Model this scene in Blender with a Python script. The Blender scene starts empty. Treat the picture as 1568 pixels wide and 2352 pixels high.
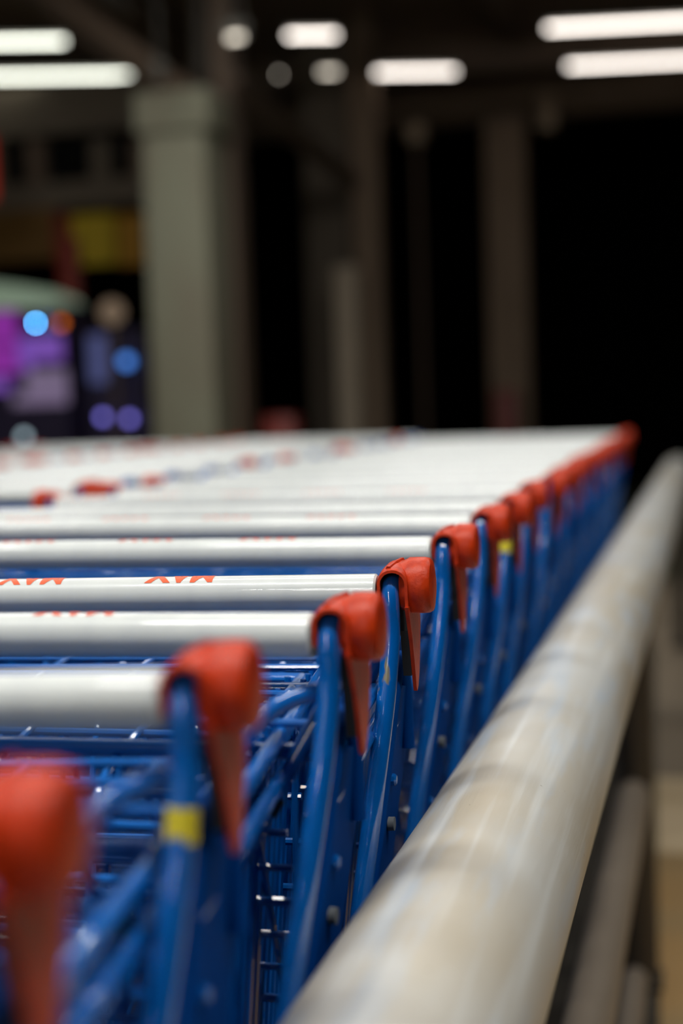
import bpy, bmesh, math, random
from mathutils import Vector, Matrix

random.seed(7)
scn = bpy.context.scene
COL = scn.collection

# ------------------------------------------------------------------ camera
FPX = 3267.0                       # focal length in pixels of the 1568 x 2352 frame (50 mm on a 36 mm tall frame)
CAM = Vector((0.0, 0.0, 1.17))
ROT = Matrix(((0.970488, 0.015051, 0.240677),
              (0.238755, 0.080276, -0.967756),
              (-0.033886, 0.996659, 0.074313)))
cam_data = bpy.data.cameras.new('camera')
cam_data.sensor_fit = 'VERTICAL'
cam_data.sensor_height = 36.0
cam_data.sensor_width = 24.0
cam_data.lens = 50.0 * (FPX / 3266.67)
cam_data.clip_start = 0.02
cam_data.clip_end = 200
cam_data.dof.use_dof = True
cam_data.dof.focus_distance = 1.09
cam_data.dof.aperture_fstop = 2.3
cam = bpy.data.objects.new('camera', cam_data)
cam.matrix_world = Matrix.Translation(CAM) @ ROT.to_4x4()
COL.objects.link(cam)
scn.camera = cam

# ------------------------------------------------------------------ world (night) and exposure
world = bpy.data.worlds.new('night')
scn.world = world
world.use_nodes = True
world.node_tree.nodes['Background'].inputs[0].default_value = (0.5, 0.45, 0.4, 1)
world.node_tree.nodes['Background'].inputs[1].default_value = 0.001
vs = scn.view_settings
vs.view_transform = 'Standard'
vs.look = 'None'
vs.exposure = 0.0
vs.gamma = 1.0
vs.use_curve_mapping = False
scn.cycles.max_bounces = 3
scn.cycles.diffuse_bounces = 2
scn.cycles.glossy_bounces = 2
scn.cycles.use_adaptive_sampling = True
scn.cycles.adaptive_threshold = 0.04
scn.cycles.use_light_tree = False
scn.cycles.caustics_reflective = False
scn.cycles.caustics_refractive = False

LAMP_OVER = 48.0                   # emission of the tubes overhead
LAMP_FAR = 5.6                     # emission of the tubes at the far end

# ------------------------------------------------------------------ helpers
def at(px, py, Y):
    """point of the plane y = Y seen at a pixel of the photograph"""
    r = ROT @ Vector((px - 784.0, 1176.0 - py, -FPX))
    return CAM + r * ((Y - CAM.y) / r.y)

def atz(px, py, z):
    r = ROT @ Vector((px - 784.0, 1176.0 - py, -FPX))
    return CAM + r * ((z - CAM.z) / r.z)

def link(name, me, parent=None, loc=None):
    o = bpy.data.objects.new(name, me)
    COL.objects.link(o)
    if parent is not None:
        o.parent = parent
    if loc is not None:
        o.location = loc
    return o

def empty(name, loc=(0, 0, 0), rot=(0, 0, 0)):
    o = bpy.data.objects.new(name, None)
    o.empty_display_size = 0.1
    COL.objects.link(o)
    o.location = loc
    o.rotation_euler = rot
    return o

def tag(o, label=None, cat=None, group=None, kind=None):
    if label: o['label'] = label
    if cat: o['category'] = cat
    if group: o['group'] = group
    if kind: o['kind'] = kind
    return o

def mesh(name, bm, mat, smooth=True, angle=40):
    bmesh.ops.recalc_face_normals(bm, faces=bm.faces[:])
    me = bpy.data.meshes.new(name)
    bm.to_mesh(me)
    bm.free()
    if mat: me.materials.append(mat)
    if smooth:
        for p in me.polygons: p.use_smooth = True
        me.set_sharp_from_angle(angle=math.radians(angle))
    return me

def spline(pts, n=6):
    """Catmull-Rom through the points"""
    P = [Vector(p) for p in pts]
    if len(P) < 3: return P
    out = []
    for i in range(len(P) - 1):
        p0 = P[i - 1] if i > 0 else P[0] * 2 - P[1]
        p1, p2 = P[i], P[i + 1]
        p3 = P[i + 2] if i + 2 < len(P) else P[-1] * 2 - P[-2]
        for k in range(n):
            t = k / n
            out.append(0.5 * ((2 * p1) + (p2 - p0) * t + (2 * p0 - 5 * p1 + 4 * p2 - p3) * t * t + (3 * p1 - p0 - 3 * p2 + p3) * t ** 3))
    out.append(P[-1])
    return out

def tube(bm, pts, r, seg=10, cap=True, radii=None):
    pts = [Vector(p) for p in pts]
    rings = []
    t0 = (pts[1] - pts[0]).normalized()
    ref = Vector((0, 0, 1)) if abs(t0.z) < 0.9 else Vector((0, 1, 0))
    u = t0.cross(ref).normalized()
    for i, p in enumerate(pts):
        if i == 0: t = pts[1] - pts[0]
        elif i == len(pts) - 1: t = pts[-1] - pts[-2]
        else: t = (pts[i + 1] - pts[i]).normalized() + (pts[i] - pts[i - 1]).normalized()
        t.normalize()
        u = (u - t * u.dot(t)).normalized()
        v = t.cross(u)
        rr = radii[i] if radii else r
        rings.append([bm.verts.new(p + (u * math.cos(a) + v * math.sin(a)) * rr)
                      for a in (2 * math.pi * k / seg for k in range(seg))])
    for a, b in zip(rings, rings[1:]):
        for k in range(seg):
            bm.faces.new((a[k], a[(k + 1) % seg], b[(k + 1) % seg], b[k]))
    if cap:
        bm.faces.new(rings[0][::-1])
        bm.faces.new(rings[-1])

def box(bm, lo, hi, bevel=0.0, seg=2):
    lo, hi = Vector(lo), Vector(hi)
    r = bmesh.ops.create_cube(bm, size=1.0)
    c, s = (lo + hi) / 2, hi - lo
    for v in r['verts']:
        v.co = Vector((v.co.x * s.x, v.co.y * s.y, v.co.z * s.z)) + c
    if bevel:
        es = list({e for v in r['verts'] for e in v.link_edges})
        bmesh.ops.bevel(bm, geom=es, offset=bevel, segments=seg, affect='EDGES', profile=0.5)

def prism(bm, poly, depth, place):
    """poly: 2D outline; place(u, v, w) -> point; w runs over (0, depth)"""
    a = [bm.verts.new(place(u, v, depth[0])) for u, v in poly]
    b = [bm.verts.new(place(u, v, depth[1])) for u, v in poly]
    n = len(poly)
    fa = bm.faces.new(a[::-1]); fb = bm.faces.new(b)
    for i in range(n):
        bm.faces.new((a[i], a[(i + 1) % n], b[(i + 1) % n], b[i]))
    return fa, fb

def lathe(bm, prof, seg, place):
    """prof: (radius, axial); place(r cos, r sin, axial)"""
    rings = []
    for r, h in prof:
        rings.append([bm.verts.new(place(r * math.cos(2 * math.pi * k / seg), r * math.sin(2 * math.pi * k / seg), h)) for k in range(seg)])
    for a, b in zip(rings, rings[1:]):
        for k in range(seg):
            bm.faces.new((a[k], a[(k + 1) % seg], b[(k + 1) % seg], b[k]))
    bm.faces.new(rings[0][::-1]); bm.faces.new(rings[-1])

def tube_mesh(name, pts, r, mat, seg=10, n=0, radii=None):
    bm = bmesh.new()
    tube(bm, spline(pts, n) if n else pts, r, seg, radii=radii)
    return mesh(name, bm, mat)

def box_mesh(name, lo, hi, mat, bevel=0.0):
    bm = bmesh.new()
    box(bm, lo, hi, bevel)
    return mesh(name, bm, mat, smooth=bevel > 0)

# ------------------------------------------------------------------ materials
def mat(name, color, rough=0.5, metal=0.0, coat=0.0, noise=None, bump=None, spec=0.5, coat_rough=0.08, coat_ior=1.5):
    """noise = (scale xyz, second colour, lo, hi, detail); bump = (scale, strength)"""
    m = bpy.data.materials.new(name)
    m.use_nodes = True
    nt = m.node_tree; N = nt.nodes; L = nt.links
    b = N['Principled BSDF']
    b.inputs['Base Color'].default_value = (*color, 1)
    b.inputs['Roughness'].default_value = rough
    b.inputs['Metallic'].default_value = metal
    b.inputs['Coat Weight'].default_value = coat
    b.inputs['Coat Roughness'].default_value = coat_rough
    b.inputs['Specular IOR Level'].default_value = spec
    b.inputs['Coat IOR'].default_value = coat_ior
    if noise or bump:
        tc = N.new('ShaderNodeTexCoord')
    if noise:
        sc, c2, lo, hi, det = noise
        mp = N.new('ShaderNodeMapping'); mp.inputs['Scale'].default_value = sc
        L.new(tc.outputs['Object'], mp.inputs[0])
        nz = N.new('ShaderNodeTexNoise'); nz.inputs['Scale'].default_value = 1.0; nz.inputs['Detail'].default_value = det
        L.new(mp.outputs[0], nz.inputs['Vector'])
        mr = N.new('ShaderNodeMapRange'); mr.inputs[1].default_value = lo; mr.inputs[2].default_value = hi
        L.new(nz.outputs[0], mr.inputs[0])
        mx = N.new('ShaderNodeMix'); mx.data_type = 'RGBA'
        mx.inputs[6].default_value = (*color, 1); mx.inputs[7].default_value = (*c2, 1)
        L.new(mr.outputs[0], mx.inputs[0])
        L.new(mx.outputs[2], b.inputs['Base Color'])
    if bump:
        nb = N.new('ShaderNodeTexNoise'); nb.inputs['Scale'].default_value = bump[0]; nb.inputs['Detail'].default_value = 3
        L.new(tc.outputs['Object'], nb.inputs['Vector'])
        bp = N.new('ShaderNodeBump'); bp.inputs['Strength'].default_value = bump[1]; bp.inputs['Distance'].default_value = 0.002
        L.new(nb.outputs[0], bp.inputs['Height'])
        L.new(bp.outputs[0], b.inputs['Normal'])
    return m

def glow(name, color, strength):
    m = bpy.data.materials.new(name)
    m.use_nodes = True
    b = m.node_tree.nodes['Principled BSDF']
    b.inputs['Base Color'].default_value = (*[c * 0.25 for c in color], 1)
    b.inputs['Emission Color'].default_value = (*color, 1)
    b.inputs['Emission Strength'].default_value = strength
    return m

M = {}
M['blue'] = mat('blue_paint', (0.0, 0.105, 0.42), 0.35, 0, 1.0, bump=(160, 0.10), spec=0.15, coat_rough=0.07, coat_ior=1.6)
M['blue_post'] = mat('blue_gloss_paint', (0.0, 0.105, 0.42), 0.4, 0, 1.0, bump=(90, 0.10), spec=0.1, coat_rough=0.085, coat_ior=1.95)
M['blue_matt'] = mat('blue_paint_matt', (0.0, 0.05, 0.26), 0.7, 0, 0.0, bump=(160, 0.12), spec=0.03)
M['blue_worn'] = mat('blue_paint_worn', (0.0, 0.105, 0.42), 0.35, 0, 1.0, noise=((55, 55, 30), (0.22, 0.19, 0.12), 0.64, 0.68, 3), bump=(90, 0.10), spec=0.1, coat_rough=0.085, coat_ior=1.95)
M['red'] = mat('red_plastic', (0.53, 0.036, 0.003), 0.40, 0, 0.0, noise=((120, 120, 60), (0.36, 0.018, 0.004), 0.45, 0.75, 4), bump=(240, 0.25), spec=0.28)
M['grey_handle'] = mat('grey_plastic', (0.66, 0.67, 0.65), 0.35, 0, 0.8, noise=((60, 8, 8), (0.62, 0.63, 0.62), 0.4, 0.7, 3), coat_rough=0.05)
M['letter'] = mat('orange_print', (0.72, 0.095, 0.02), 0.4)
M['dark'] = mat('black_rubber_and_shade', (0.012, 0.012, 0.013), 0.55)
M['rubber'] = mat('grey_rubber', (0.16, 0.17, 0.18), 0.5)
M['zinc'] = mat('zinc', (0.50, 0.52, 0.55), 0.3, 0.9)
M['sticker'] = mat('yellow_sticker', (0.72, 0.58, 0.03), 0.45)

def steel_material():
    m = bpy.data.materials.new('scuffed_steel')
    m.use_nodes = True
    nt = m.node_tree; N = nt.nodes; L = nt.links
    b = N['Principled BSDF']
    tc = N.new('ShaderNodeTexCoord')
    def noise(scale, det, off=(0, 0, 0)):
        mp = N.new('ShaderNodeMapping'); mp.inputs['Scale'].default_value = scale; mp.inputs['Location'].default_value = off
        L.new(tc.outputs['Object'], mp.inputs[0])
        n = N.new('ShaderNodeTexNoise'); n.inputs['Scale'].default_value = 1; n.inputs['Detail'].default_value = det
        L.new(mp.outputs[0], n.inputs['Vector'])
        return n.outputs[0]
    def ramp(src, lo, hi):
        r = N.new('ShaderNodeMapRange'); r.inputs[1].default_value = lo; r.inputs[2].default_value = hi
        L.new(src, r.inputs[0]); return r.outputs[0]
    def mix(fac, a, c):
        x = N.new('ShaderNodeMix'); x.data_type = 'RGBA'
        L.new(fac, x.inputs[0])
        if isinstance(a, tuple): x.inputs[6].default_value = (*a, 1)
        else: L.new(a, x.inputs[6])
        x.inputs[7].default_value = (*c, 1)
        return x.outputs[2]
    c = mix(ramp(noise((9, 3, 9), 4), 0.35, 0.65), (0.56, 0.545, 0.52), (0.48, 0.41, 0.315))
    c = mix(ramp(noise((30, 5, 30), 5, (3, 1, 7)), 0.52, 0.68), c, (0.50, 0.53, 0.57))
    c = mix(ramp(noise((70, 2.0, 70), 3, (5, 5, 5)), 0.52, 0.76), c, (0.66, 0.65, 0.63))
    c = mix(ramp(noise((160, 160, 160), 2, (1, 8, 2)), 0.74, 0.80), c, (0.20, 0.15, 0.10))
    L.new(c, b.inputs['Base Color'])
    b.inputs['Metallic'].default_value = 0.12
    rr = N.new('ShaderNodeMapRange'); rr.inputs[3].default_value = 0.34; rr.inputs[4].default_value = 0.52
    L.new(noise((40, 4, 40), 4, (2, 2, 2)), rr.inputs[0]); L.new(rr.outputs[0], b.inputs['Roughness'])
    bp = N.new('ShaderNodeBump'); bp.inputs['Strength'].default_value = 0.15; bp.inputs['Distance'].default_value = 0.002
    L.new(noise((220, 14, 220), 3), bp.inputs['Height']); L.new(bp.outputs[0], b.inputs['Normal'])
    return m
M['steel'] = steel_material()

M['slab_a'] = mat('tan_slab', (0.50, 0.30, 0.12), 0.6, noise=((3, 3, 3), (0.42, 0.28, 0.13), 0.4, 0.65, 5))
M['slab_b'] = mat('bright_band_slab', (0.68, 0.52, 0.33), 0.6, noise=((3, 3, 3), (0.58, 0.43, 0.25), 0.4, 0.65, 5))
M['slab_c'] = mat('dim_band_slab', (0.26, 0.20, 0.14), 0.6, noise=((3, 3, 3), (0.22, 0.17, 0.12), 0.4, 0.65, 5))
M['floor'] = mat('dark_floor', (0.06, 0.055, 0.03), 0.7, noise=((4, 4, 4), (0.05, 0.065, 0.025), 0.4, 0.65, 5))
M['floor_strip'] = mat('dark_strip', (0.035, 0.027, 0.018), 0.7, noise=((6, 6, 6), (0.05, 0.04, 0.028), 0.4, 0.7, 4))
M['green_mat'] = mat('green_mat', (0.07, 0.12, 0.02), 0.8, noise=((20, 20, 20), (0.04, 0.07, 0.015), 0.4, 0.7, 4))
M['concrete'] = mat('green_grey_concrete', (0.28, 0.27, 0.19), 0.8, noise=((3, 3, 1), (0.25, 0.22, 0.155), 0.4, 0.65, 4))
M['concrete_brown'] = mat('brown_concrete', (0.24, 0.165, 0.11), 0.8, noise=((3, 3, 1), (0.20, 0.135, 0.088), 0.4, 0.65, 4))
M['concrete_beige'] = mat('beige_concrete', (0.50, 0.40, 0.30), 0.8, noise=((3, 3, 1), (0.43, 0.34, 0.25), 0.4, 0.65, 4))
M['steel_dull'] = mat('dull_brown_steel', (0.26, 0.205, 0.155), 0.55, noise=((12, 3, 12), (0.20, 0.155, 0.115), 0.4, 0.65, 4))
M['post_dark'] = mat('dark_brown_paint', (0.05, 0.038, 0.026), 0.6)
M['brown'] = mat('brown_steel', (0.15, 0.10, 0.068), 0.7)
M['roof'] = mat('roof_sheet', (0.24, 0.165, 0.12), 0.8)
M['wall'] = mat('brown_wall', (0.16, 0.125, 0.092), 0.8)
M['black'] = mat('night_black', (0.002, 0.002, 0.002), 0.9, spec=0.0)
M['glass_dark'] = mat('dark_glass', (0.008, 0.009, 0.009), 0.15)
M['yellow'] = mat('yellow_panel', (0.60, 0.42, 0.02), 0.5)
M['amber'] = mat('amber_panel', (0.50, 0.24, 0.015), 0.5)
M['rust'] = mat('rust_panel', (0.17, 0.085, 0.015), 0.6)
M['red_steel'] = mat('red_steel', (0.20, 0.02, 0.012), 0.5)
M['red_bright'] = glow('red_sign_light', (0.80, 0.03, 0.01), 0.25)
M['housing'] = mat('lamp_housing', (0.10, 0.09, 0.075), 0.6)
M['tube_over'] = glow('tube_light', (1.0, 0.95, 0.88), LAMP_OVER)
M['tube_warm'] = glow('tube_light_warm', (0.95, 0.86, 0.78), LAMP_FAR)
M['tube_green'] = glow('tube_light_green', (0.86, 0.88, 0.76), LAMP_FAR)
M['tube_dim'] = glow('tube_light_dim', (0.80, 0.72, 0.60), LAMP_FAR * 0.55)
M['pale_green'] = glow('pale_green_canopy', (0.32, 0.42, 0.30), 0.45)
M['cabinet'] = mat('dark_cabinet', (0.03, 0.022, 0.05), 0.4)
M['violet'] = glow('violet_screen', (0.17, 0.07, 0.38), 0.9)
M['magenta'] = glow('magenta_screen', (0.38, 0.04, 0.50), 0.5)
M['lavender'] = glow('lavender_screen', (0.24, 0.18, 0.30), 0.6)
M['indigo'] = glow('indigo_screen', (0.06, 0.07, 0.18), 0.9)
M['blue_lamp'] = glow('blue_lamp', (0.10, 0.46, 1.0), 95.0)
M['blue_soft'] = glow('blue_soft_lamp', (0.05, 0.17, 0.55), 2.6)
M['violet_soft'] = glow('violet_soft_lamp', (0.15, 0.13, 0.55), 4.0)
M['white_soft'] = glow('white_soft_lamp', (0.30, 0.40, 0.45), 3.0)
M['orange_soft'] = glow('orange_lamp', (0.50, 0.10, 0.005), 3.0)
M['globe'] = glow('beige_globe', (0.30, 0.21, 0.14), 0.5)  # beige ball on a pole, faint glow added to its colour
M['beige'] = mat('beige_enamel', (0.45, 0.33, 0.22), 0.6)

# ------------------------------------------------------------------ setting: floor, roof, night backdrop
fl = link('floor', box_mesh('floor', (-14, -18, -0.1), (10, 26, 0.0), M['floor'])); tag(fl, kind='structure')
# slabs of the lit walkway right of the rail; bands of light put into their colours
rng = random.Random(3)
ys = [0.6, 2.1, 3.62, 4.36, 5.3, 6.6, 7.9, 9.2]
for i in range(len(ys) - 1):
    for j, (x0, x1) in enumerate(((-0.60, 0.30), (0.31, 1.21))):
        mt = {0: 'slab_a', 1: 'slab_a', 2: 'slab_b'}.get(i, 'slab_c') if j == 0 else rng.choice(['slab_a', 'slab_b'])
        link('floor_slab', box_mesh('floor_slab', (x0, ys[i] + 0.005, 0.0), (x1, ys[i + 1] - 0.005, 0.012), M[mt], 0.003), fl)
# low dark strip the rail posts stand on
bm = bmesh.new()
prism(bm, [(-0.60, 0.6), (-0.018, 0.6), (-0.196, 6.8), (-0.60, 6.8)], (0.0, 0.03), lambda u, v, w: (u, v, w))
kb = link('floor_strip', mesh('floor_strip', bm, M['floor_strip'], smooth=False)); tag(kb, kind='structure')
gm = link('floor_mat', box_mesh('floor_mat', (-0.98, 0.1, 0.0), (-0.62, 6.5, 0.008), M['green_mat'], 0.002)); tag(gm, kind='structure')
ce = link('ceiling', box_mesh('ceiling', (-14, -18, 4.75), (10, 19, 4.85), M['roof'])); tag(ce, kind='structure')
for k, y in enumerate((3.2, 8.8, 14.4)):
    o = link('roof_beam', box_mesh('roof_beam', (-13.9, y - 0.12, 4.42), (9.9, y + 0.12, 4.749), M['brown'], 0.01), ce)
for x in (-10.5, -7.4, -4.6, -1.6, 1.4):
    o = link('purlin', box_mesh('purlin', (x - 0.08, -17.9, 4.60), (x + 0.08, 18.9, 4.748), M['brown']), ce)
wb = link('night_backdrop', box_mesh('night_backdrop', (-14, 19.0, 0.0), (10, 19.2, 4.75), M['black'])); tag(wb, kind='structure')  # black sheet standing in for the dark night beyond

# ------------------------------------------------------------------ shopping cart
ZH = 1.031          # handle axis above the floor
RH = 0.0145         # handle radius
XP = 0.362          # side post, half the cart width
HL = XP - 0.010     # half length of the grey handle

def word_mesh():
    """the word on the handle, wrapped round the bar; its letters stand on the far side and read from the front of the cart"""
    cu = bpy.data.curves.new('word', 'FONT')
    cu.body = 'MAX'
    cu.size = 0.027
    cu.offset = 0.0011
    cu.shear = 0.0
    cu.resolution_u = 3
    cu.align_x = 'CENTER'
    o = bpy.data.objects.new('word', cu)
    COL.objects.link(o)
    dg = bpy.context.evaluated_depsgraph_get()
    me0 = bpy.data.meshes.new_from_object(o.evaluated_get(dg))
    bpy.data.objects.remove(o)
    bm = bmesh.new(); bm.from_mesh(me0)
    xs = [v.co.x for v in bm.verts]; w = max(xs) - min(xs); h = max(v.co.y for v in bm.verts)
    for v in bm.verts:
        v.co.x *= 0.056 / w
    for _ in range(3):      # finer so it follows the curve of the bar
        es = [e for e in bm.edges if abs(e.verts[0].co.y - e.verts[1].co.y) > 0.003]
        if es: bmesh.ops.subdivide_edges(bm, edges=es, cuts=1, use_grid_fill=False)
    bmesh.ops.triangulate(bm, faces=bm.faces[:])
    return bm, h

def lettering(tilt):
    bm0, h = word_mesh()
    me0 = bpy.data.meshes.new('tmp'); bm0.to_mesh(me0); bm0.free()
    bm = bmesh.new()
    bm.from_mesh(me0)
    for v in bm.verts:
        x, y = -v.co.x, h - v.co.y           # turned half round: letter tops nearest the pusher
        ang = tilt + y / RH                  # 0 = straight up, grows away from the pusher
        r = RH + 0.00025
        v.co = Vector((x, r * math.sin(ang), ZH + r * math.cos(ang)))
    return mesh('lettering', bm, M['letter'], smooth=True)

def handle_mesh():
    bm = bmesh.new()
    prof = [(RH * 0.9, -HL), (RH, -HL + 0.0015), (RH, -0.1), (RH, 0.1), (RH, HL - 0.0015), (RH * 0.9, HL)]
    lathe(bm, prof, 40, lambda a, b, h: (h, a, ZH + b))
    return mesh('handle', bm, M['grey_handle'])

def cap_mesh(s):
    """red plastic hood over the post top with a long outer tongue and a drum; s = +1 right, -1 left"""
    bm = bmesh.new()
    zt = ZH + 0.012
    # hood: an arch in x-z, swept along y, its outer wall running down into the tongue
    ro, ri = 0.0108, 0.0086
    def arch(r, n=10):
        return [(0.0028 + math.cos(math.pi * k / n) * (r + 0.0008), math.sin(math.pi * k / n) * r) for k in range(n + 1)]
    ycuts = [(-0.0105, -0.0005), (-0.008, 0.001), (0.004, 0.003), (0.020, 0.004), (0.033, 0.001)]
    rings = []
    for y, up in ycuts:
        f = (y + 0.013) / 0.046
        tong = 0.020 if y < -0.005 else (0.040 if y < 0.01 else 0.036)
        base = zt - 0.004 + up
        oa = [(u * s, y, base + v) for u, v in arch(ro)]
        ia = [(u * s, y, base + v) for u, v in arch(ri)]
        outer = [((ro + 0.0036) * s, y, base - tong)] + oa + [((0.002 - ro) * s, y, base - 0.013)]
        inner = [((ri + 0.0036) * s, y, base - tong)] + ia + [((0.002 - ri) * s, y, base - 0.013)]
        ring = [Vector(p) + Vector((XP * s, 0, 0)) for p in outer + inner[::-1]]
        rings.append([bm.verts.new(p) for p in ring])
    n = len(rings[0])
    for a, b in zip(rings, rings[1:]):
        for k in range(n):
            bm.faces.new((a[k], a[(k + 1) % n], b[(k + 1) % n], b[k]))
    m2 = n // 2
    for ring in (rings[0], rings[-1]):
        for k in range(m2 - 1):
            bm.faces.new((ring[k], ring[k + 1], ring[n - 2 - k], ring[n - 1 - k]))
    # tongue: plate in the y-z plane, tapering to a blunt point
    tb = zt - 0.022
    poly = [(-0.0125, tb), (0.044, tb), (0.042, tb - 0.022), (0.037, tb - 0.040), (0.030, tb - 0.056), (0.023, tb - 0.066),
            (0.0165, tb - 0.069), (0.0135, tb - 0.065), (0.009, tb - 0.048), (0.003, tb - 0.028), (-0.006, tb - 0.011)]
    prism(bm, poly, (ri + 0.0034, ro + 0.0040), lambda u, v, w: ((XP + w) * s, u, v))
    # drum on the outer side, rounded rim, flat below
    R = 0.0225
    prof = [(R * 0.86, 0.005), (R * 0.95, 0.0095), (R, 0.0115), (R, 0.0225), (R * 0.97, 0.0262), (R * 0.88, 0.0282), (R * 0.55, 0.0295), (0.001, 0.0298)]
    prof = [(r, h + 0.002) for r, h in prof]
    b0 = set(bm.verts)
    lathe(bm, prof, 28, lambda a, b, h: ((XP + h) * s, 0.012 + a * 0.92, ZH + 0.003 + b))
    for v in bm.verts:
        if v not in b0 and v.co.z < ZH - 0.015:
            v.co.z = ZH - 0.015 - (ZH - 0.015 - v.co.z) * 0.55
    # raised rib along the top of the hood
    tube(bm, [((XP + 0.000) * s, -0.008, zt + 0.0070), ((XP + 0.003) * s, 0.008, zt + 0.0095), ((XP + 0.005) * s, 0.026, zt + 0.0098)], 0.0022, 6)
    return mesh('end_cap', bm, M['red'], angle=35)

def lean(z):
    """how far the side frame stands inward (x) and back (y) at a height"""
    d = max(0.0, ZH - 0.03 - z)
    return -0.065 * d - 0.045 * max(0, d - 0.05), -0.007 - 0.26 * d - 0.07 * max(0, d - 0.05)

def post_pts(s, dx=0.0, dy=0.0, ztop=None, zbot=0.16):
    pts = []
    if ztop is None:
        pts += [(XP * s, 0.040, ZH + 0.006), (XP * s, 0.016, ZH + 0.0085), (XP * s, 0.001, ZH + 0.006), (XP * s, -0.0055, ZH - 0.006)]
        ztop = ZH - 0.03
    zs = [ztop - (ztop - zbot) * (k / 9) ** 1.35 for k in range(10)]
    for z in zs:
        lx, ly = lean(max(z, 0.62))
        ly += (0.62 - z) * 0.35 if z < 0.62 else 0
        pts.append(((XP + lx + dx) * s, ly + dy, z))
    return pts

def cap_shade_mesh(s):  # black plate standing in for the shade under the hood
    bm = bmesh.new()
    poly = [(0.004, ZH + 0.004), (0.034, ZH + 0.004), (0.032, ZH - 0.035), (0.024, ZH - 0.060), (0.010, ZH - 0.066), (0.002, ZH - 0.03)]
    prism(bm, poly, (0.0055, 0.0118), lambda u, v, w: ((XP + w) * s, u, v))
    return mesh('cap_shade', bm, M['dark'], smooth=False)

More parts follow.
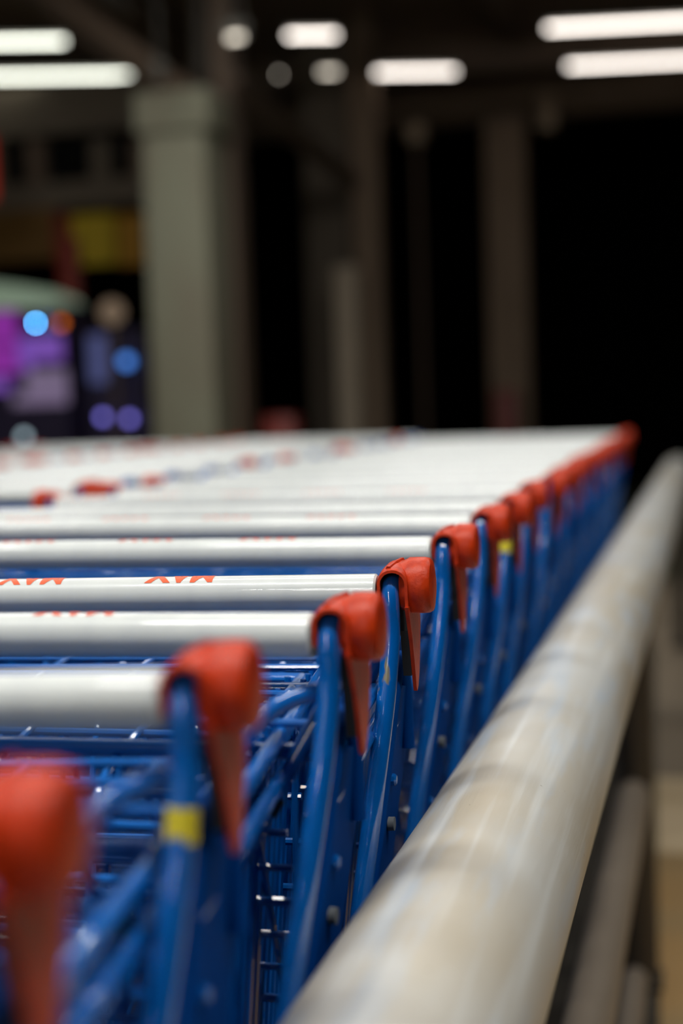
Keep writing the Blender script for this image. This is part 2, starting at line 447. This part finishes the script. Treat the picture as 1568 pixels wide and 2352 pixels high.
PARTS = {}
def build_meshes():
    P = PARTS
    P['handle'] = handle_mesh()
    P['letters'] = [lettering(t) for t in (-0.40, -0.45, -0.74)]
    P['bar'] = {}
    for s in (1, -1):
        P['cap', s] = cap_mesh(s)
        P['cap_shade', s] = cap_shade_mesh(s)
        P['post', s] = tube_mesh('side_post', post_pts(s), 0.0072, M['blue_post'], 18, 4)
        P['post_worn', s] = tube_mesh('side_post', post_pts(s), 0.0072, M['blue_worn'], 14, 4)
        # second tube of the side frame, looped over at its top
        pts = post_pts(s, 0.0, 0.034, ztop=ZH - 0.075)
        x0, y0, z0 = pts[0]
        pts = [(x0, y0 + 0.050, z0 - 0.06), (x0, y0 + 0.046, z0 - 0.01), (x0, y0 + 0.030, z0 + 0.016), (x0, y0 + 0.010, z0 + 0.014)] + pts
        P['loop', s] = tube_mesh('frame_tube', pts, 0.0058, M['blue_matt'], 10, 4)
        # pressed plate between the two tubes, rounded, leaning with the frame
        bm = bmesh.new()
        poly = []
        z1, z2 = ZH - 0.095, ZH - 0.42
        for k in range(7):
            a = math.pi * k / 6
            poly.append((0.062 + 0.058 * math.cos(a), z1 - 0.03 + 0.045 * math.sin(a)))
        for k in range(8):
            poly.append((0.004, z1 - 0.05 - (z1 - z2) * k / 7 * 0.85))
        for k in range(8):
            poly.append((0.120, z2 + 0.03 + (z1 - z2 - 0.08) * k / 7))
        def pl(u, v, w, s=s):
            lx, ly = lean(max(v, 0.62))
            return ((XP + lx + w) * s, u + ly, v)
        prism(bm, poly, (-0.002, 0.0025), pl)
        P['plate', s] = mesh('side_plate', bm, M['blue_matt'], angle=30)
        # long pressed tab with a rubber foot
        bm = bmesh.new()
        z1, z2 = ZH - 0.055, ZH - 0.165
        poly = [(0.070 + 0.012 * math.cos(math.pi * k / 8), z1 + 0.012 * math.sin(math.pi * k / 8)) for k in range(9)]
        poly += [(0.070 - 0.012 * math.cos(math.pi * k / 8), z2 - 0.012 * math.sin(math.pi * k / 8)) for k in range(9)]
        prism(bm, poly, (-0.0055, -0.0025), pl)
        P['tab', s] = mesh('hinge_tab', bm, M['blue_matt'], angle=35)
        lx, ly = lean(ZH - 0.185)
        bm = bmesh.new()
        tube(bm, [((XP + lx + 0.003) * s, ly + 0.070, ZH - 0.184), ((XP + lx + 0.008) * s, ly + 0.070, ZH - 0.184)], 0.0055, 12)
        P['stop', s] = mesh('rubber_stop', bm, M['rubber'])
        # bolts
        bm = bmesh.new()
        lathe(bm, [(0.005, 0), (0.005, 0.003), (0.0035, 0.0045)], 8, lambda a, b, h: (h * s, a, b))
        P['bolt', s] = mesh('bolt', bm, M['blue'])
        # curved bow between post and hinge bar
        P['bow', s] = tube_mesh('bow', [((XP - 0.002) * s, 0.004, ZH - 0.036), ((XP - 0.018) * s, -0.002, ZH - 0.037), ((XP - 0.040) * s, -0.012, ZH - 0.048),
                                        ((XP - 0.060) * s, -0.022, ZH - 0.075), ((XP - 0.066) * s, -0.022, ZH - 0.118)], 0.0062, M['blue'], 10, 5)
        # arm of the folded child seat, black collar on it
        a0, a1 = Vector(((XP - 0.012) * s, 0.030, ZH - 0.050)), Vector(((XP - 0.066) * s, -0.010, ZH - 0.150))
        P['arm', s] = tube_mesh('seat_arm', [a0, a0.lerp(a1, 0.5) + Vector((0, 0, 0.002)), a1], 0.0056, M['blue'], 10, 3)
        c = a0.lerp(a1, 0.60); d = (a1 - a0).normalized()
        P['collar', s] = tube_mesh('collar', [c - d * 0.006, c + d * 0.006], 0.0068, M['dark'], 10)
        # basket rims
        for k, dz in enumerate((0.0, -0.027)):
            P['rim', s, k] = tube_mesh('basket_rim', [((XP - 0.009) * s, 0.008, ZH - 0.084 + dz), ((XP - 0.011) * s, 0.08, ZH - 0.079 + dz), ((XP - 0.022) * s, 0.20, ZH - 0.079 + dz),
                                                      ((XP - 0.042) * s, 0.40, ZH - 0.081 + dz), ((XP - 0.076) * s, 0.72, ZH - 0.086 + dz)], 0.0056, M['blue'], 10, 5)
        # vertical wires of the basket side
        for k in range(26):
            y = 0.10 + k * 0.024
            x = XP - 0.018 - 0.066 * (y / 0.72)
            zb = 0.50 + 0.10 * (y / 0.72)
            P['wire', s, k] = tube_mesh('side_wire', [(x * s, y, ZH - 0.080), ((x - 0.045) * s, y, zb)], 0.0026, M['blue'], 6)
        # lower chassis tube
        P['skid', s] = tube_mesh('chassis_tube', [((XP - 0.11) * s, 0.10, 0.165), ((XP - 0.11) * s, 0.20, 0.16), ((XP - 0.20) * s, 0.82, 0.16), ((XP - 0.20) * s, 0.90, 0.165)], 0.011, M['blue'], 8, 3)
    # hinge bar and rails across
    P['hinge'] = tube_mesh('hinge_bar', [(-XP + 0.008, 0.026, ZH - 0.080), (XP - 0.008, 0.026, ZH - 0.080)], 0.0056, M['blue'], 10)
    P['hinge2'] = tube_mesh('hinge_wire', [(-XP + 0.02, 0.045, ZH - 0.066), (XP - 0.02, 0.045, ZH - 0.066)], 0.0028, M['blue'], 8)
    for k in range(11):      # wires of the folded rear flap
        z = ZH - 0.112 - 0.027 * k
        y = 0.030 + 0.010 * k
        P['flap_wire', k] = tube_mesh('flap_wire', [(-XP + 0.045, y, z), (XP - 0.045, y, z)], 0.0034 if k % 3 == 0 else 0.0027, M['blue'], 8)
    for k in range(9):
        x = -XP + 0.07 + k * (2 * XP - 0.14) / 8
        P['flap_upright', k] = tube_mesh('flap_upright', [(x, 0.026 + 0.005, ZH - 0.084), (x, 0.145, ZH - 0.40)], 0.0028, M['blue'], 8)
    for k in range(4):       # folded child seat in front of the flap
        P['seat_wire', k] = tube_mesh('seat_wire', [(-XP + 0.07, -0.022 - 0.004 * k, ZH - 0.118 - 0.034 * k), (XP - 0.07, -0.022 - 0.004 * k, ZH - 0.118 - 0.034 * k)], 0.0030, M['blue'], 8)
    for k in range(8):
        x = -XP + 0.075 + k * (2 * XP - 0.15) / 7
        P['seat_rod', k] = tube_mesh('seat_rod', [(x, 0.16, ZH - 0.070), (x, 0.03, ZH - 0.085), (x, -0.02, ZH - 0.12), (x, -0.036, ZH - 0.23)], 0.0026, M['blue'], 8, 3)
    for k in range(4):
        y = 0.07 + 0.03 * k
        P['tray_wire', k] = tube_mesh('tray_wire', [(-XP + 0.07, y, ZH - 0.081 + 0.0035 * k), (XP - 0.07, y, ZH - 0.081 + 0.0035 * k)], 0.0026, M['blue'], 8)
    # front and bottom of the basket (never seen one by one)
    bm = bmesh.new()
    for k in range(12):
        x = -0.20 + 0.4 * k / 11
        tube(bm, [(x * 1.35, 0.72, ZH - 0.086), (x, 0.72, 0.60), (x * 1.25, 0.12, 0.50)], 0.0026, 5)
    for k in range(10):
        y = 0.14 + 0.058 * k
        w = 0.255 - 0.055 * k / 9
        tube(bm, [(-w, y, 0.502 + 0.1 * y), (w, y, 0.502 + 0.1 * y)], 0.0026, 5)
    tube(bm, [(-XP + 0.076, 0.72, ZH - 0.086), (XP - 0.076, 0.72, ZH - 0.086)], 0.0054, 8)
    P['basket_floor'] = mesh('basket_floor', bm, M['blue'])
    P['cross'] = [tube_mesh('cross_tube', p, r, M['blue'], 8) for p, r in (
        ([(-XP + 0.11, 0.13, 0.165), (XP - 0.11, 0.13, 0.165)], 0.011), ([(-XP + 0.20, 0.80, 0.16), (XP - 0.20, 0.80, 0.16)], 0.011),
        ([(-0.2, 0.72, 0.62), (-XP + 0.20, 0.78, 0.16)], 0.009), ([(0.2, 0.72, 0.62), (XP - 0.20, 0.78, 0.16)], 0.009))]
    # far carts: all wires of a cart in one mesh
    bm = bmesh.new()
    for s in (1, -1):
        for k in range(0, 26):
            me = P['wire', s, k]; bm.from_mesh(me)
    for k in range(11): bm.from_mesh(P['flap_wire', k])
    for k in range(9): bm.from_mesh(P['flap_upright', k])
    for k in range(4): bm.from_mesh(P['seat_wire', k]); bm.from_mesh(P['tray_wire', k])
    for k in range(8): bm.from_mesh(P['seat_rod', k])
    P['wires'] = mesh('basket_wires', bm, M['blue'])
    bm = bmesh.new()
    for k in range(26): bm.from_mesh(P['wire', -1, k])
    P['wires_left'] = mesh('basket_wires', bm, M['blue'])
    # casters
    bm = bmesh.new()
    lathe(bm, [(0.045, -0.012), (0.055, -0.008), (0.055, 0.008), (0.045, 0.012)], 18, lambda a, b, h: (h, a, 0.056 + b))
    P['wheel'] = mesh('wheel', bm, M['rubber'])
    bm = bmesh.new()
    box(bm, (-0.018, -0.014, 0.05), (-0.014, 0.014, 0.135)); box(bm, (0.014, -0.014, 0.05), (0.018, 0.014, 0.135)); box(bm, (-0.018, -0.018, 0.13), (0.018, 0.018, 0.136))
    tube(bm, [(0, 0, 0.13), (0, 0, 0.165)], 0.008, 8); tube(bm, [(-0.02, 0, 0.056), (0.02, 0, 0.056)], 0.005, 6)
    P['fork'] = mesh('caster', bm, M['zinc'])
    # sticker wrapped round the post
build_meshes()

def cart(loc, rot, label, group, detail=True, letters=None, worn=False, sticker=None, shift=0.0, caps=(1, -1)):
    P = PARTS
    c = empty('shopping_cart', loc, rot)
    tag(c, label, 'shopping cart', group)
    h = link('handle', P['handle'], c); h['label'] = 'light grey plastic handle bar'
    if letters is not None:
        for k in range(5):
            l = link('lettering', P['letters'][letters], h, (XP - 0.169 - 0.125 * k + shift, 0, 0)); l['label'] = 'orange red word on the bar'
    for s in (1, -1):
        if s in caps:
            e = link('end_cap', P['cap', s], c); e['label'] = 'orange red plastic end cap'
            link('cap_shade', P['cap_shade', s], e)['label'] = 'black plate for the shade under the cap'
        p = link('side_post', P['post_worn' if worn else 'post', s], c)
        link('frame_tube', P['loop', s], c)
        pl = link('side_plate', P['plate', s], c)
        for zz, yy in ((ZH - 0.15, 0.062), (ZH - 0.235, 0.058), (ZH - 0.31, 0.075)) if detail else ():
            lx, ly = lean(zz)
            b = link('bolt', P['bolt', s], pl); b.location = ((XP + lx + 0.002) * s, yy + ly, zz)
        t = link('hinge_tab', P['tab', s], c)
        r = link('rubber_stop', P['stop', s], t); r['label'] = 'grey rubber stop'
        link('bow', P['bow', s], c)
        a = link('seat_arm', P['arm', s], c)
        k = link('collar', P['collar', s], a); k['label'] = 'black collar'
        for q in (0, 1): link('basket_rim', P['rim', s, q], c)
        link('chassis_tube', P['skid', s], c)
        for y, x in ((0.13, XP - 0.115), (0.84, XP - 0.20)):
            f = link('caster', P['fork'], c, (x * s, y, 0)); link('wheel', P['wheel'], f)
    link('hinge_bar', P['hinge'], c); link('hinge_wire', P['hinge2'], c)
    link('basket_floor', P['basket_floor'], c); [link('cross_tube', q, c) for q in P['cross']]
    if detail:
        for k in range(11): link('flap_wire', P['flap_wire', k], c)
        for k in range(9): link('flap_upright', P['flap_upright', k], c)
        for k in range(4): link('seat_wire', P['seat_wire', k], c); link('tray_wire', P['tray_wire', k], c)
        for k in range(8): link('seat_rod', P['seat_rod', k], c)
        for k in range(26): link('side_wire', P['wire', 1, k], c)
        o = link('basket_wires', P['wires_left'], c); o['kind'] = 'stuff'
    else:
        o = link('basket_wires', P['wires'], c); o['kind'] = 'stuff'
    if sticker:
        zz = sticker
        lx, ly = lean(zz)
        bm = bmesh.new()
        lx2, ly2 = lean(zz - 0.012)
        tube(bm, [(XP + lx, ly, zz), (XP + lx2, ly2, zz - 0.016)], 0.0077, 14)
        st = link('sticker', mesh('sticker', bm, M['sticker']), c); st['label'] = 'yellow sticker on the post'
    return c

ORD = ['first', 'second', 'third', 'fourth', 'fifth', 'sixth', 'seventh', 'eighth', 'ninth', 'tenth', 'eleventh', 'twelfth', 'thirteenth',
       'fourteenth', 'fifteenth', 'sixteenth', 'seventeenth', 'eighteenth', 'nineteenth', 'twentieth', 'twenty-first', 'twenty-second']
# y of the right post, lateral position of that post, tilt about y, turn about z
ROW = [(0.405, -0.228, 0.0, 0.02), (0.620, -0.232, -0.024, 0.03), (0.845, -0.220, -0.004, 0.0), (1.050, -0.2245, -0.006, 0.03), (1.305, -0.228, 0.0, 0.0),
       (1.555, -0.229, 0.004, -0.01), (1.765, -0.228, 0.0, 0.0), (2.015, -0.233, 0.0, 0.01), (2.235, -0.225, 0.0, 0.0)]
y = 2.46
while y < 4.95:
    ROW.append((y, -0.229 + random.uniform(-0.008, 0.008), random.uniform(-0.004, 0.004), random.uniform(-0.015, 0.015)))
    y += 0.225 + random.uniform(-0.012, 0.012)
GROUP_A = 'nested carts along the steel rail'
SPECIAL = {
    0: ('nearest blue shopping cart, only its blurred red cap and frame at the left edge', None, False, None),
    1: ('second blue shopping cart from the camera, yellow sticker on its near post', None, False, ZH - 0.048),
    2: ('third blue shopping cart from the camera, its handle just behind the stickered cart', 0, False, None),
    3: ('sharply focused blue shopping cart, fourth from the camera, scuffed paint on its post', 2, True, None),
    4: ('fifth blue shopping cart from the camera, just behind the sharply focused one', 0, False, None),
    6: ('seventh blue shopping cart from the camera, small yellow sticker high on its post', None, False, ZH - 0.034),
}
for i, (yy, xr, tilt, turn) in enumerate(ROW):
    lab, let, worn, st = SPECIAL.get(i, ('blue shopping cart with grey handle, %s from the camera in the row beside the rail' % ORD[i], 1 if i < 8 else None, False, None))
    # pivot on the right post at handle height
    Rm = Matrix.Rotation(turn, 3, 'Z') @ Matrix.Rotation(tilt, 3, 'Y')
    piv = Rm @ Vector((XP, 0, ZH))
    loc = Vector((xr, yy, ZH)) - piv
    loc.z = {2: -0.0025, 3: -0.0035}.get(i, 0.0) + max(loc.z, -0.004)
    e = Rm.to_euler()
    cart(loc, e, lab, GROUP_A, detail=i < 7, letters=let, worn=worn, sticker=st, shift=0.004 if i == 3 else 0.0,
         caps=(1, -1) if i < 10 or i in (13, 16) else (1,))

# second row of carts on the left, further off
for xr, y0, y1, name in ((-1.045, 2.30, 5.6, 'left-hand row beside the sharp one'), (-1.85, 3.7, 5.3, 'row furthest left')):
    yb, j = y0, 0
    while yb < y1:
        cart((xr - XP + random.uniform(-0.01, 0.01), yb, 0), (0, 0, random.uniform(-0.012, 0.012)),
             'blurred cart, %s from the front of the %s' % (ORD[j], name), 'nested carts in the ' + name, detail=False,
             caps=(-1,) if j % 4 else (1, -1))
        yb += 0.225 + random.uniform(-0.012, 0.012); j += 1

# ------------------------------------------------------------------ guard rail
SLOPE = 0.014
def rail_x(x1, y): return x1 + SLOPE * (y - 1.0)
gr = empty('guard_rail', (rail_x(-0.157, 3.0), 3.0, 0.03))
tag(gr, 'thick scuffed steel pipe rail running along the carts from lower right', 'rail')
def rail_part(name, x1, z, r, y0, y1, mt, seg=40):
    bm = bmesh.new()
    n = 14
    tube(bm, [(rail_x(x1, y0 + (y1 - y0) * k / n), y0 + (y1 - y0) * k / n, z) for k in range(n + 1)], r, seg)
    me = mesh(name, bm, mt)
    me.transform(Matrix.Translation(-gr.location))
    return link(name, me, gr)
rail_part('top_pipe', -0.157, 0.806, 0.068, -0.6, 7.0, M['steel'], 56)
rail_part('lower_pipe', -0.142, 0.42, 0.030, -0.6, 2.68, M['steel_dull'], 24)
rail_part('floor_pipe', -0.132, 0.16, 0.022, -0.6, 2.45, M['steel_dull'], 24)
for yp in (2.75, 6.6):
    bm = bmesh.new()
    x = rail_x(-0.142, yp)
    tube(bm, [(x, yp, 0.03), (x, yp, 0.75)], 0.033, 20)
    box(bm, (x - 0.045, yp - 0.045, 0.03), (x + 0.045, yp + 0.045, 0.042))
    me = mesh('rail_post', bm, M['post_dark']); me.transform(Matrix.Translation(-gr.location))
    link('rail_post', me, gr)

# ------------------------------------------------------------------ lamps
def lamp(p0, p1, mt, label, group, r=0.016, panel=0.0):
    p0, p1 = Vector(p0), Vector(p1)
    c = (p0 + p1) / 2
    d = (p1 - p0); L = d.length; ang = math.atan2(d.y, d.x)
    e = empty('tube_lamp', (c.x, c.y, c.z + 0.05), (0, 0, ang))
    tag(e, label, 'lamp', group)
    hw = max(0.05, panel / 2 + 0.02)
    link('housing', box_mesh('housing', (-L / 2 - 0.03, -hw, -0.02), (L / 2 + 0.03, hw, 0.04), M['housing'], 0.008), e)
    if panel:
        link('diffuser', box_mesh('diffuser', (-L / 2, -panel / 2, -0.05), (L / 2, panel / 2, -0.019), mt), e)
    else:
        link('tube', tube_mesh('tube', [(-L / 2, 0, -0.05), (L / 2, 0, -0.05)], r, mt, 10), e)
    sock = box_mesh('socket', (-0.012, -0.018, -0.075), (0.012, 0.018, -0.018), M['housing'])
    hang = tube_mesh('hanger', [(0, 0, 0.04), (0, 0, 4.75 - c.z - 0.05)], 0.004, M['housing'], 6)
    for sx in (-1, 1):
        if not panel: link('socket', sock, e, (sx * L / 2, 0, 0))
        link('hanger', hang, e, (sx * L * 0.35, 0, 0))
    return e
LZ = 4.2
FAR = [((-150, 100), (152, 95), 'tube_green', 'greenish tube lamp at the top left edge, upper of two'),
       ((-200, 180), (330, 172), 'tube_green', 'greenish tube lamp at the top left edge, lower and longer of two'),
       
       ((656, 82), (775, 80), 'tube_warm', 'bright short tube lamp left of the brown middle column, upper row'),
       ((634, 171), (646, 171), 'tube_dim', 'smallest dim lamp, lower row, left of the middle column'),
       ((733, 166), (776, 165), 'tube_dim', 'dim short lamp beside the middle column, lower row'),
       ((860, 167), (1048, 164), 'tube_warm', 'tube lamp right of the brown middle column, lower row'),
       ((1252, 66), (1750, 40), 'tube_warm', 'long tube lamp at the top right corner, upper of two'),
       ((1300, 152), (1750, 130), 'tube_warm', 'long tube lamp at the top right, lower of two')]
for a, b, mt, lab in FAR:
    lamp(atz(*a, LZ), atz(*b, LZ), M[mt], lab, 'tube lamps under the far roof')
for a, b, mt, lab, Y in (((522, 86), (562, 85), 'tube_dim', 'short glowing lamp above the grey-green pillar', 8.6), ((364, 176), (372, 176), 'tube_dim', 'faint round lamp spot right of the long greenish lamp', 8.6)):
    lamp(at(*a, Y), at(*b, Y), M[mt], lab, 'tube lamps under the far roof', r=0.016 if b[0] > 400 else 0.012)
OVER = [(0.05, 1.22, 0.24, 'just above the camera'), (2.5, 0.38, 0.2, 'above the sharp carts'), (4.6, 0.50, 0.2, 'above the middle of the cart row'), (6.8, 0.42, 0.2, 'added to light the grey-green pillar')]  # unseen lamps; the last row is added to brighten the pillar
for yy, k, pw, where in OVER:
    mt = glow('unseen_light_over', (0.97, 0.98, 0.94), LAMP_OVER * k)
    for xx, side in ((-3.1, 'left'), (-0.9, 'centre'), (1.3, 'right')):
        if side == 'right' and yy > 5: continue  # right-hand lamps are added to light the rail and walkway
        lamp((xx - 0.75, yy, LZ), (xx + 0.75, yy, LZ), mt, 'unseen flat roof lamp %s, %s one' % (where, side), 'unseen flat lamps over the carts', panel=pw)
mt = glow('added_back_light', (0.97, 0.98, 0.94), LAMP_OVER * 1.8)
for k in range(10):  # unseen lamps added to put highlights on the cart posts
    yy = -3.6 - 1.35 * k
    lamp((-1.85, yy, LZ), (-1.05, yy, LZ), mt, 'added unseen lamp, %s behind the camera' % ORD[k], 'added lamps behind the camera', panel=0.062)

# ------------------------------------------------------------------ columns and far structure
def rect_box(px0, py0, px1, py1, Y, depth, mt, name='panel', parent=None, bevel=0.0, zmin=None):
    """a box whose front face at y = Y covers a pixel rectangle"""
    a, b = at(px0, (py0 + py1) / 2, Y), at(px1, (py0 + py1) / 2, Y)
    t, u = at((px0 + px1) / 2, py0, Y), at((px0 + px1) / 2, py1, Y)
    z0 = u.z if zmin is None else zmin
    me = box_mesh(name, (a.x, Y, z0), (b.x, Y + depth, min(t.z, 4.75)), mt, bevel)
    return link(name, me, parent)

# left grey-green column with its flared head
p = rect_box(338, 300, 482, 1000, 9.0, 0.48, M['concrete'], 'trim_1', bevel=0.02, zmin=0.0); tag(p, kind='structure')
rect_box(305, 205, 478, 300, 8.95, 0.5, M['concrete'], 'column_head', p, 0.02)
rect_box(484, -60, 538, 1000, 9.5, 0.3, M['brown'], 'steel_column', p, 0.01, zmin=0.0)
rect_box(440, -60, 484, 215, 9.5, 0.3, M['post_dark'], 'upper_column', p, 0.01)
# middle column
p = rect_box(806, -60, 868, 1000, 13.0, 0.25, M['concrete_brown'], 'trim_2', bevel=0.01, zmin=0.0); tag(p, kind='structure')
p2 = rect_box(770, 610, 822, 1000, 12.6, 0.2, M['concrete_beige'], 'column_guard', p, 0.01, zmin=0.0)
# right column
p = rect_box(1118, 270, 1210, 960, 15.0, 0.35, M['concrete_brown'], 'trim_3', bevel=0.01, zmin=0.0); tag(p, kind='structure')
# cross beam and rafters
p = rect_box(530, 190, 1750, 275, 15.4, 0.25, M['concrete_brown'], 'trim_4', bevel=0.01); tag(p, kind='structure')
def rafter(n, a, b, Y, Y2, w):
    bm = bmesh.new()
    tube(bm, [at(*a, Y), at(*b, Y2)], w, 4)
    o = link('trim_%d' % n, mesh('rafter', bm, M['brown'], smooth=False)); tag(o, kind='structure')
rafter(5, (-269, -281), (480, 260), 9.3, 9.3, 0.10)
rafter(6, (525, 180), (812, 420), 9.6, 13.1, 0.11)
# grey wall panel left of the middle column
p = rect_box(700, -60, 800, 1000, 13.6, 0.2, M['wall'], 'wall_middle', zmin=0.0); tag(p, kind='structure')
# shop front on the left
sf = rect_box(-400, 205, 330, 320, 12.0, 0.3, M['wall'], 'wall_left'); tag(sf, kind='structure')
rect_box(-400, 430, 330, 490, 12.0, 0.3, M['wall'], 'sill_band', sf)
rect_box(-400, 610, 330, 1010, 12.6, 0.2, M['black'], 'lower_wall', sf, zmin=0.0)
for a, b in ((-120, 2), (62, 100), (208, 250), (300, 330)):
    rect_box(a, 320, b, 430, 12.02, 0.2, M['wall'] if a == 208 else M['brown'], 'mullion', sf)  # one mullion coloured paler for the light falling on it
for n, (a, b) in enumerate(((2, 62), (100, 208), (250, 300))):
    w = rect_box(a - 3, 318, b + 3, 432, 12.12, 0.02, M['glass_dark'], 'window_%d' % (n + 1)); tag(w, kind='structure')
for a, b, mt in ((-300, 125, 'rust'), (125, 165, 'red_steel'), (165, 262, 'yellow'), (272, 328, 'amber')):
    rect_box(a, 492, b, 608, 11.95, 0.1, M[mt], 'fascia_panel', sf)
o = rect_box(-100, 310, -22, 460, 10.5, 0.08, M['red_bright'], 'wall_sign', bevel=0.01); tag(o, 'red lit sign panel cut by the left edge of the picture', 'sign')
o = rect_box(142, 545, 182, 1000, 10.6, 0.1, M['red_steel'], 'steel_post', bevel=0.01, zmin=0.0); tag(o, 'dark red steel post left of the grey-green pillar', 'post')
o = rect_box(540, 720, 570, 1000, 11.0, 0.1, M['red_steel'], 'steel_post', bevel=0.01, zmin=0.0); tag(o, 'dim red post just right of the grey-green pillar', 'post')

# ------------------------------------------------------------------ lit cabinets
Yc = 10.0
a, b = at(-140, 1000, Yc), at(152, 1000, Yc)
e = empty('arcade_machine', ((a.x + b.x) / 2, Yc, 0)); tag(e, 'glowing violet arcade machine under a pale green rounded canopy at the left edge', 'machine')
def on(e, o):
    mw = o.matrix_world.copy()
    o.parent = e
    o.data.transform(Matrix.Translation(-e.location))
    return o
on(e, rect_box(-140, 705, 152, 1000, Yc, 0.5, M['cabinet'], 'body', zmin=0.0))
bm = bmesh.new()
arc = [at(-140, 640, Yc), at(-20, 648, Yc), at(60, 658, Yc), at(115, 678, Yc), at(135, 704, Yc)]
poly = [(v.x, v.z) for v in arc] + [(at(-140, 704, Yc).x, arc[-1].z)]
prism(bm, poly, (Yc - 0.05, Yc + 0.5), lambda u, v, w: (u, w, v))
on(e, link('canopy', mesh('canopy', bm, M['pale_green'], smooth=False)))
for x0, y0, x1, y1, mt in ((-60, 715, 35, 790, 'magenta'), (42, 772, 140, 830, 'violet'), (-60, 795, 36, 860, 'magenta'), (42, 776, 68, 850, 'violet'), (60, 850, 150, 925, 'lavender'), (-60, 870, 20, 900, 'violet'), (30, 905, 150, 930, 'lavender')):
    on(e, rect_box(x0, y0, x1, y1, Yc - 0.03, 0.04, M[mt], 'screen'))
def ball(parent, name, px, py, Y, r, mt):
    bm = bmesh.new()
    bmesh.ops.create_icosphere(bm, subdivisions=2, radius=r)
    me = mesh(name, bm, M[mt])
    o = link(name, me); p = at(px, py, Y)
    if parent:
        o.parent = parent; o.location = p - parent.location
    else: o.location = p
    return o
ball(e, 'bulb', 82, 742, Yc - 0.08, 0.010, 'blue_lamp')
ball(e, 'bulb', 140, 742, Yc - 0.08, 0.03, 'orange_soft')
ball(e, 'bulb', 55, 1003, Yc - 0.6, 0.03, 'white_soft')
a, b = at(200, 1000, Yc), at(325, 1000, Yc)
e = empty('arcade_machine', ((a.x + b.x) / 2, Yc + 0.2, 0)); tag(e, 'dark arcade machine with small blue lamps between red post and pillar', 'machine')
on(e, rect_box(200, 755, 335, 1000, Yc + 0.2, 0.5, M['cabinet'], 'body', zmin=0.0))
on(e, rect_box(205, 770, 240, 880, Yc + 0.17, 0.04, M['indigo'], 'screen'))
ball(e, 'bulb', 290, 830, Yc + 0.1, 0.045, 'blue_soft')
ball(e, 'bulb', 297, 962, Yc + 0.1, 0.03, 'violet_soft')
ball(e, 'bulb', 236, 958, Yc + 0.1, 0.03, 'violet_soft')
p = at(245, 715, Yc)
e = empty('beige_globe', (p.x, Yc + 0.1, 0)); tag(e, 'round beige globe above the dark arcade machine', 'lamp')
bm = bmesh.new(); bmesh.ops.create_icosphere(bm, subdivisions=3, radius=0.09)
o = link('globe', mesh('globe', bm, M['globe']), e, (0, 0, p.z))
link('pole', tube_mesh('pole', [(0, 0, 0), (0, 0, p.z - 0.08)], 0.02, M['brown'], 10), e)

# ------------------------------------------------------------------ small far things
o = rect_box(600, 955, 675, 1000, 9.6, 0.2, M['red_steel'], 'bin', bevel=0.02, zmin=0.0); tag(o, 'blurred red bin behind the carts, between the two left pillars', 'bin')
o = rect_box(1135, 895, 1185, 960, 14.6, 0.2, M['red_steel'], 'fire_cabinet', bevel=0.02, zmin=0.0); tag(o, 'dim red cabinet at the foot of the right pillar', 'cabinet')
for px, py0, py1, Y, lab in ((955, 285, 330, 14.6, 'pale wall lamp on a thin post right of the middle column'), (1256, 215, 300, 15.29, 'beige bracket hanging from the cross beam right of the right column')):
    p0, p1 = at(px, py0, Y), at(px, py1, Y)
    e = empty('wall_lamp' if px < 1000 else 'hanging_bracket', (p0.x, Y, 0)); tag(e, lab, 'lamp' if px < 1000 else 'bracket')
    bm = bmesh.new(); box(bm, (-0.09, -0.09, p1.z), (0.09, 0.09, p0.z), 0.03)
    link('shade' if px < 1000 else 'arm', mesh('shade', bm, M['beige']), e)
    link('pole', tube_mesh('pole', [(0, 0.05, 0 if px < 1000 else p1.z), (0, 0.05, 4.2)] if px >= 1000 else [(0, 0, 0), (0, 0, p1.z)], 0.03, M['brown'], 10), e)
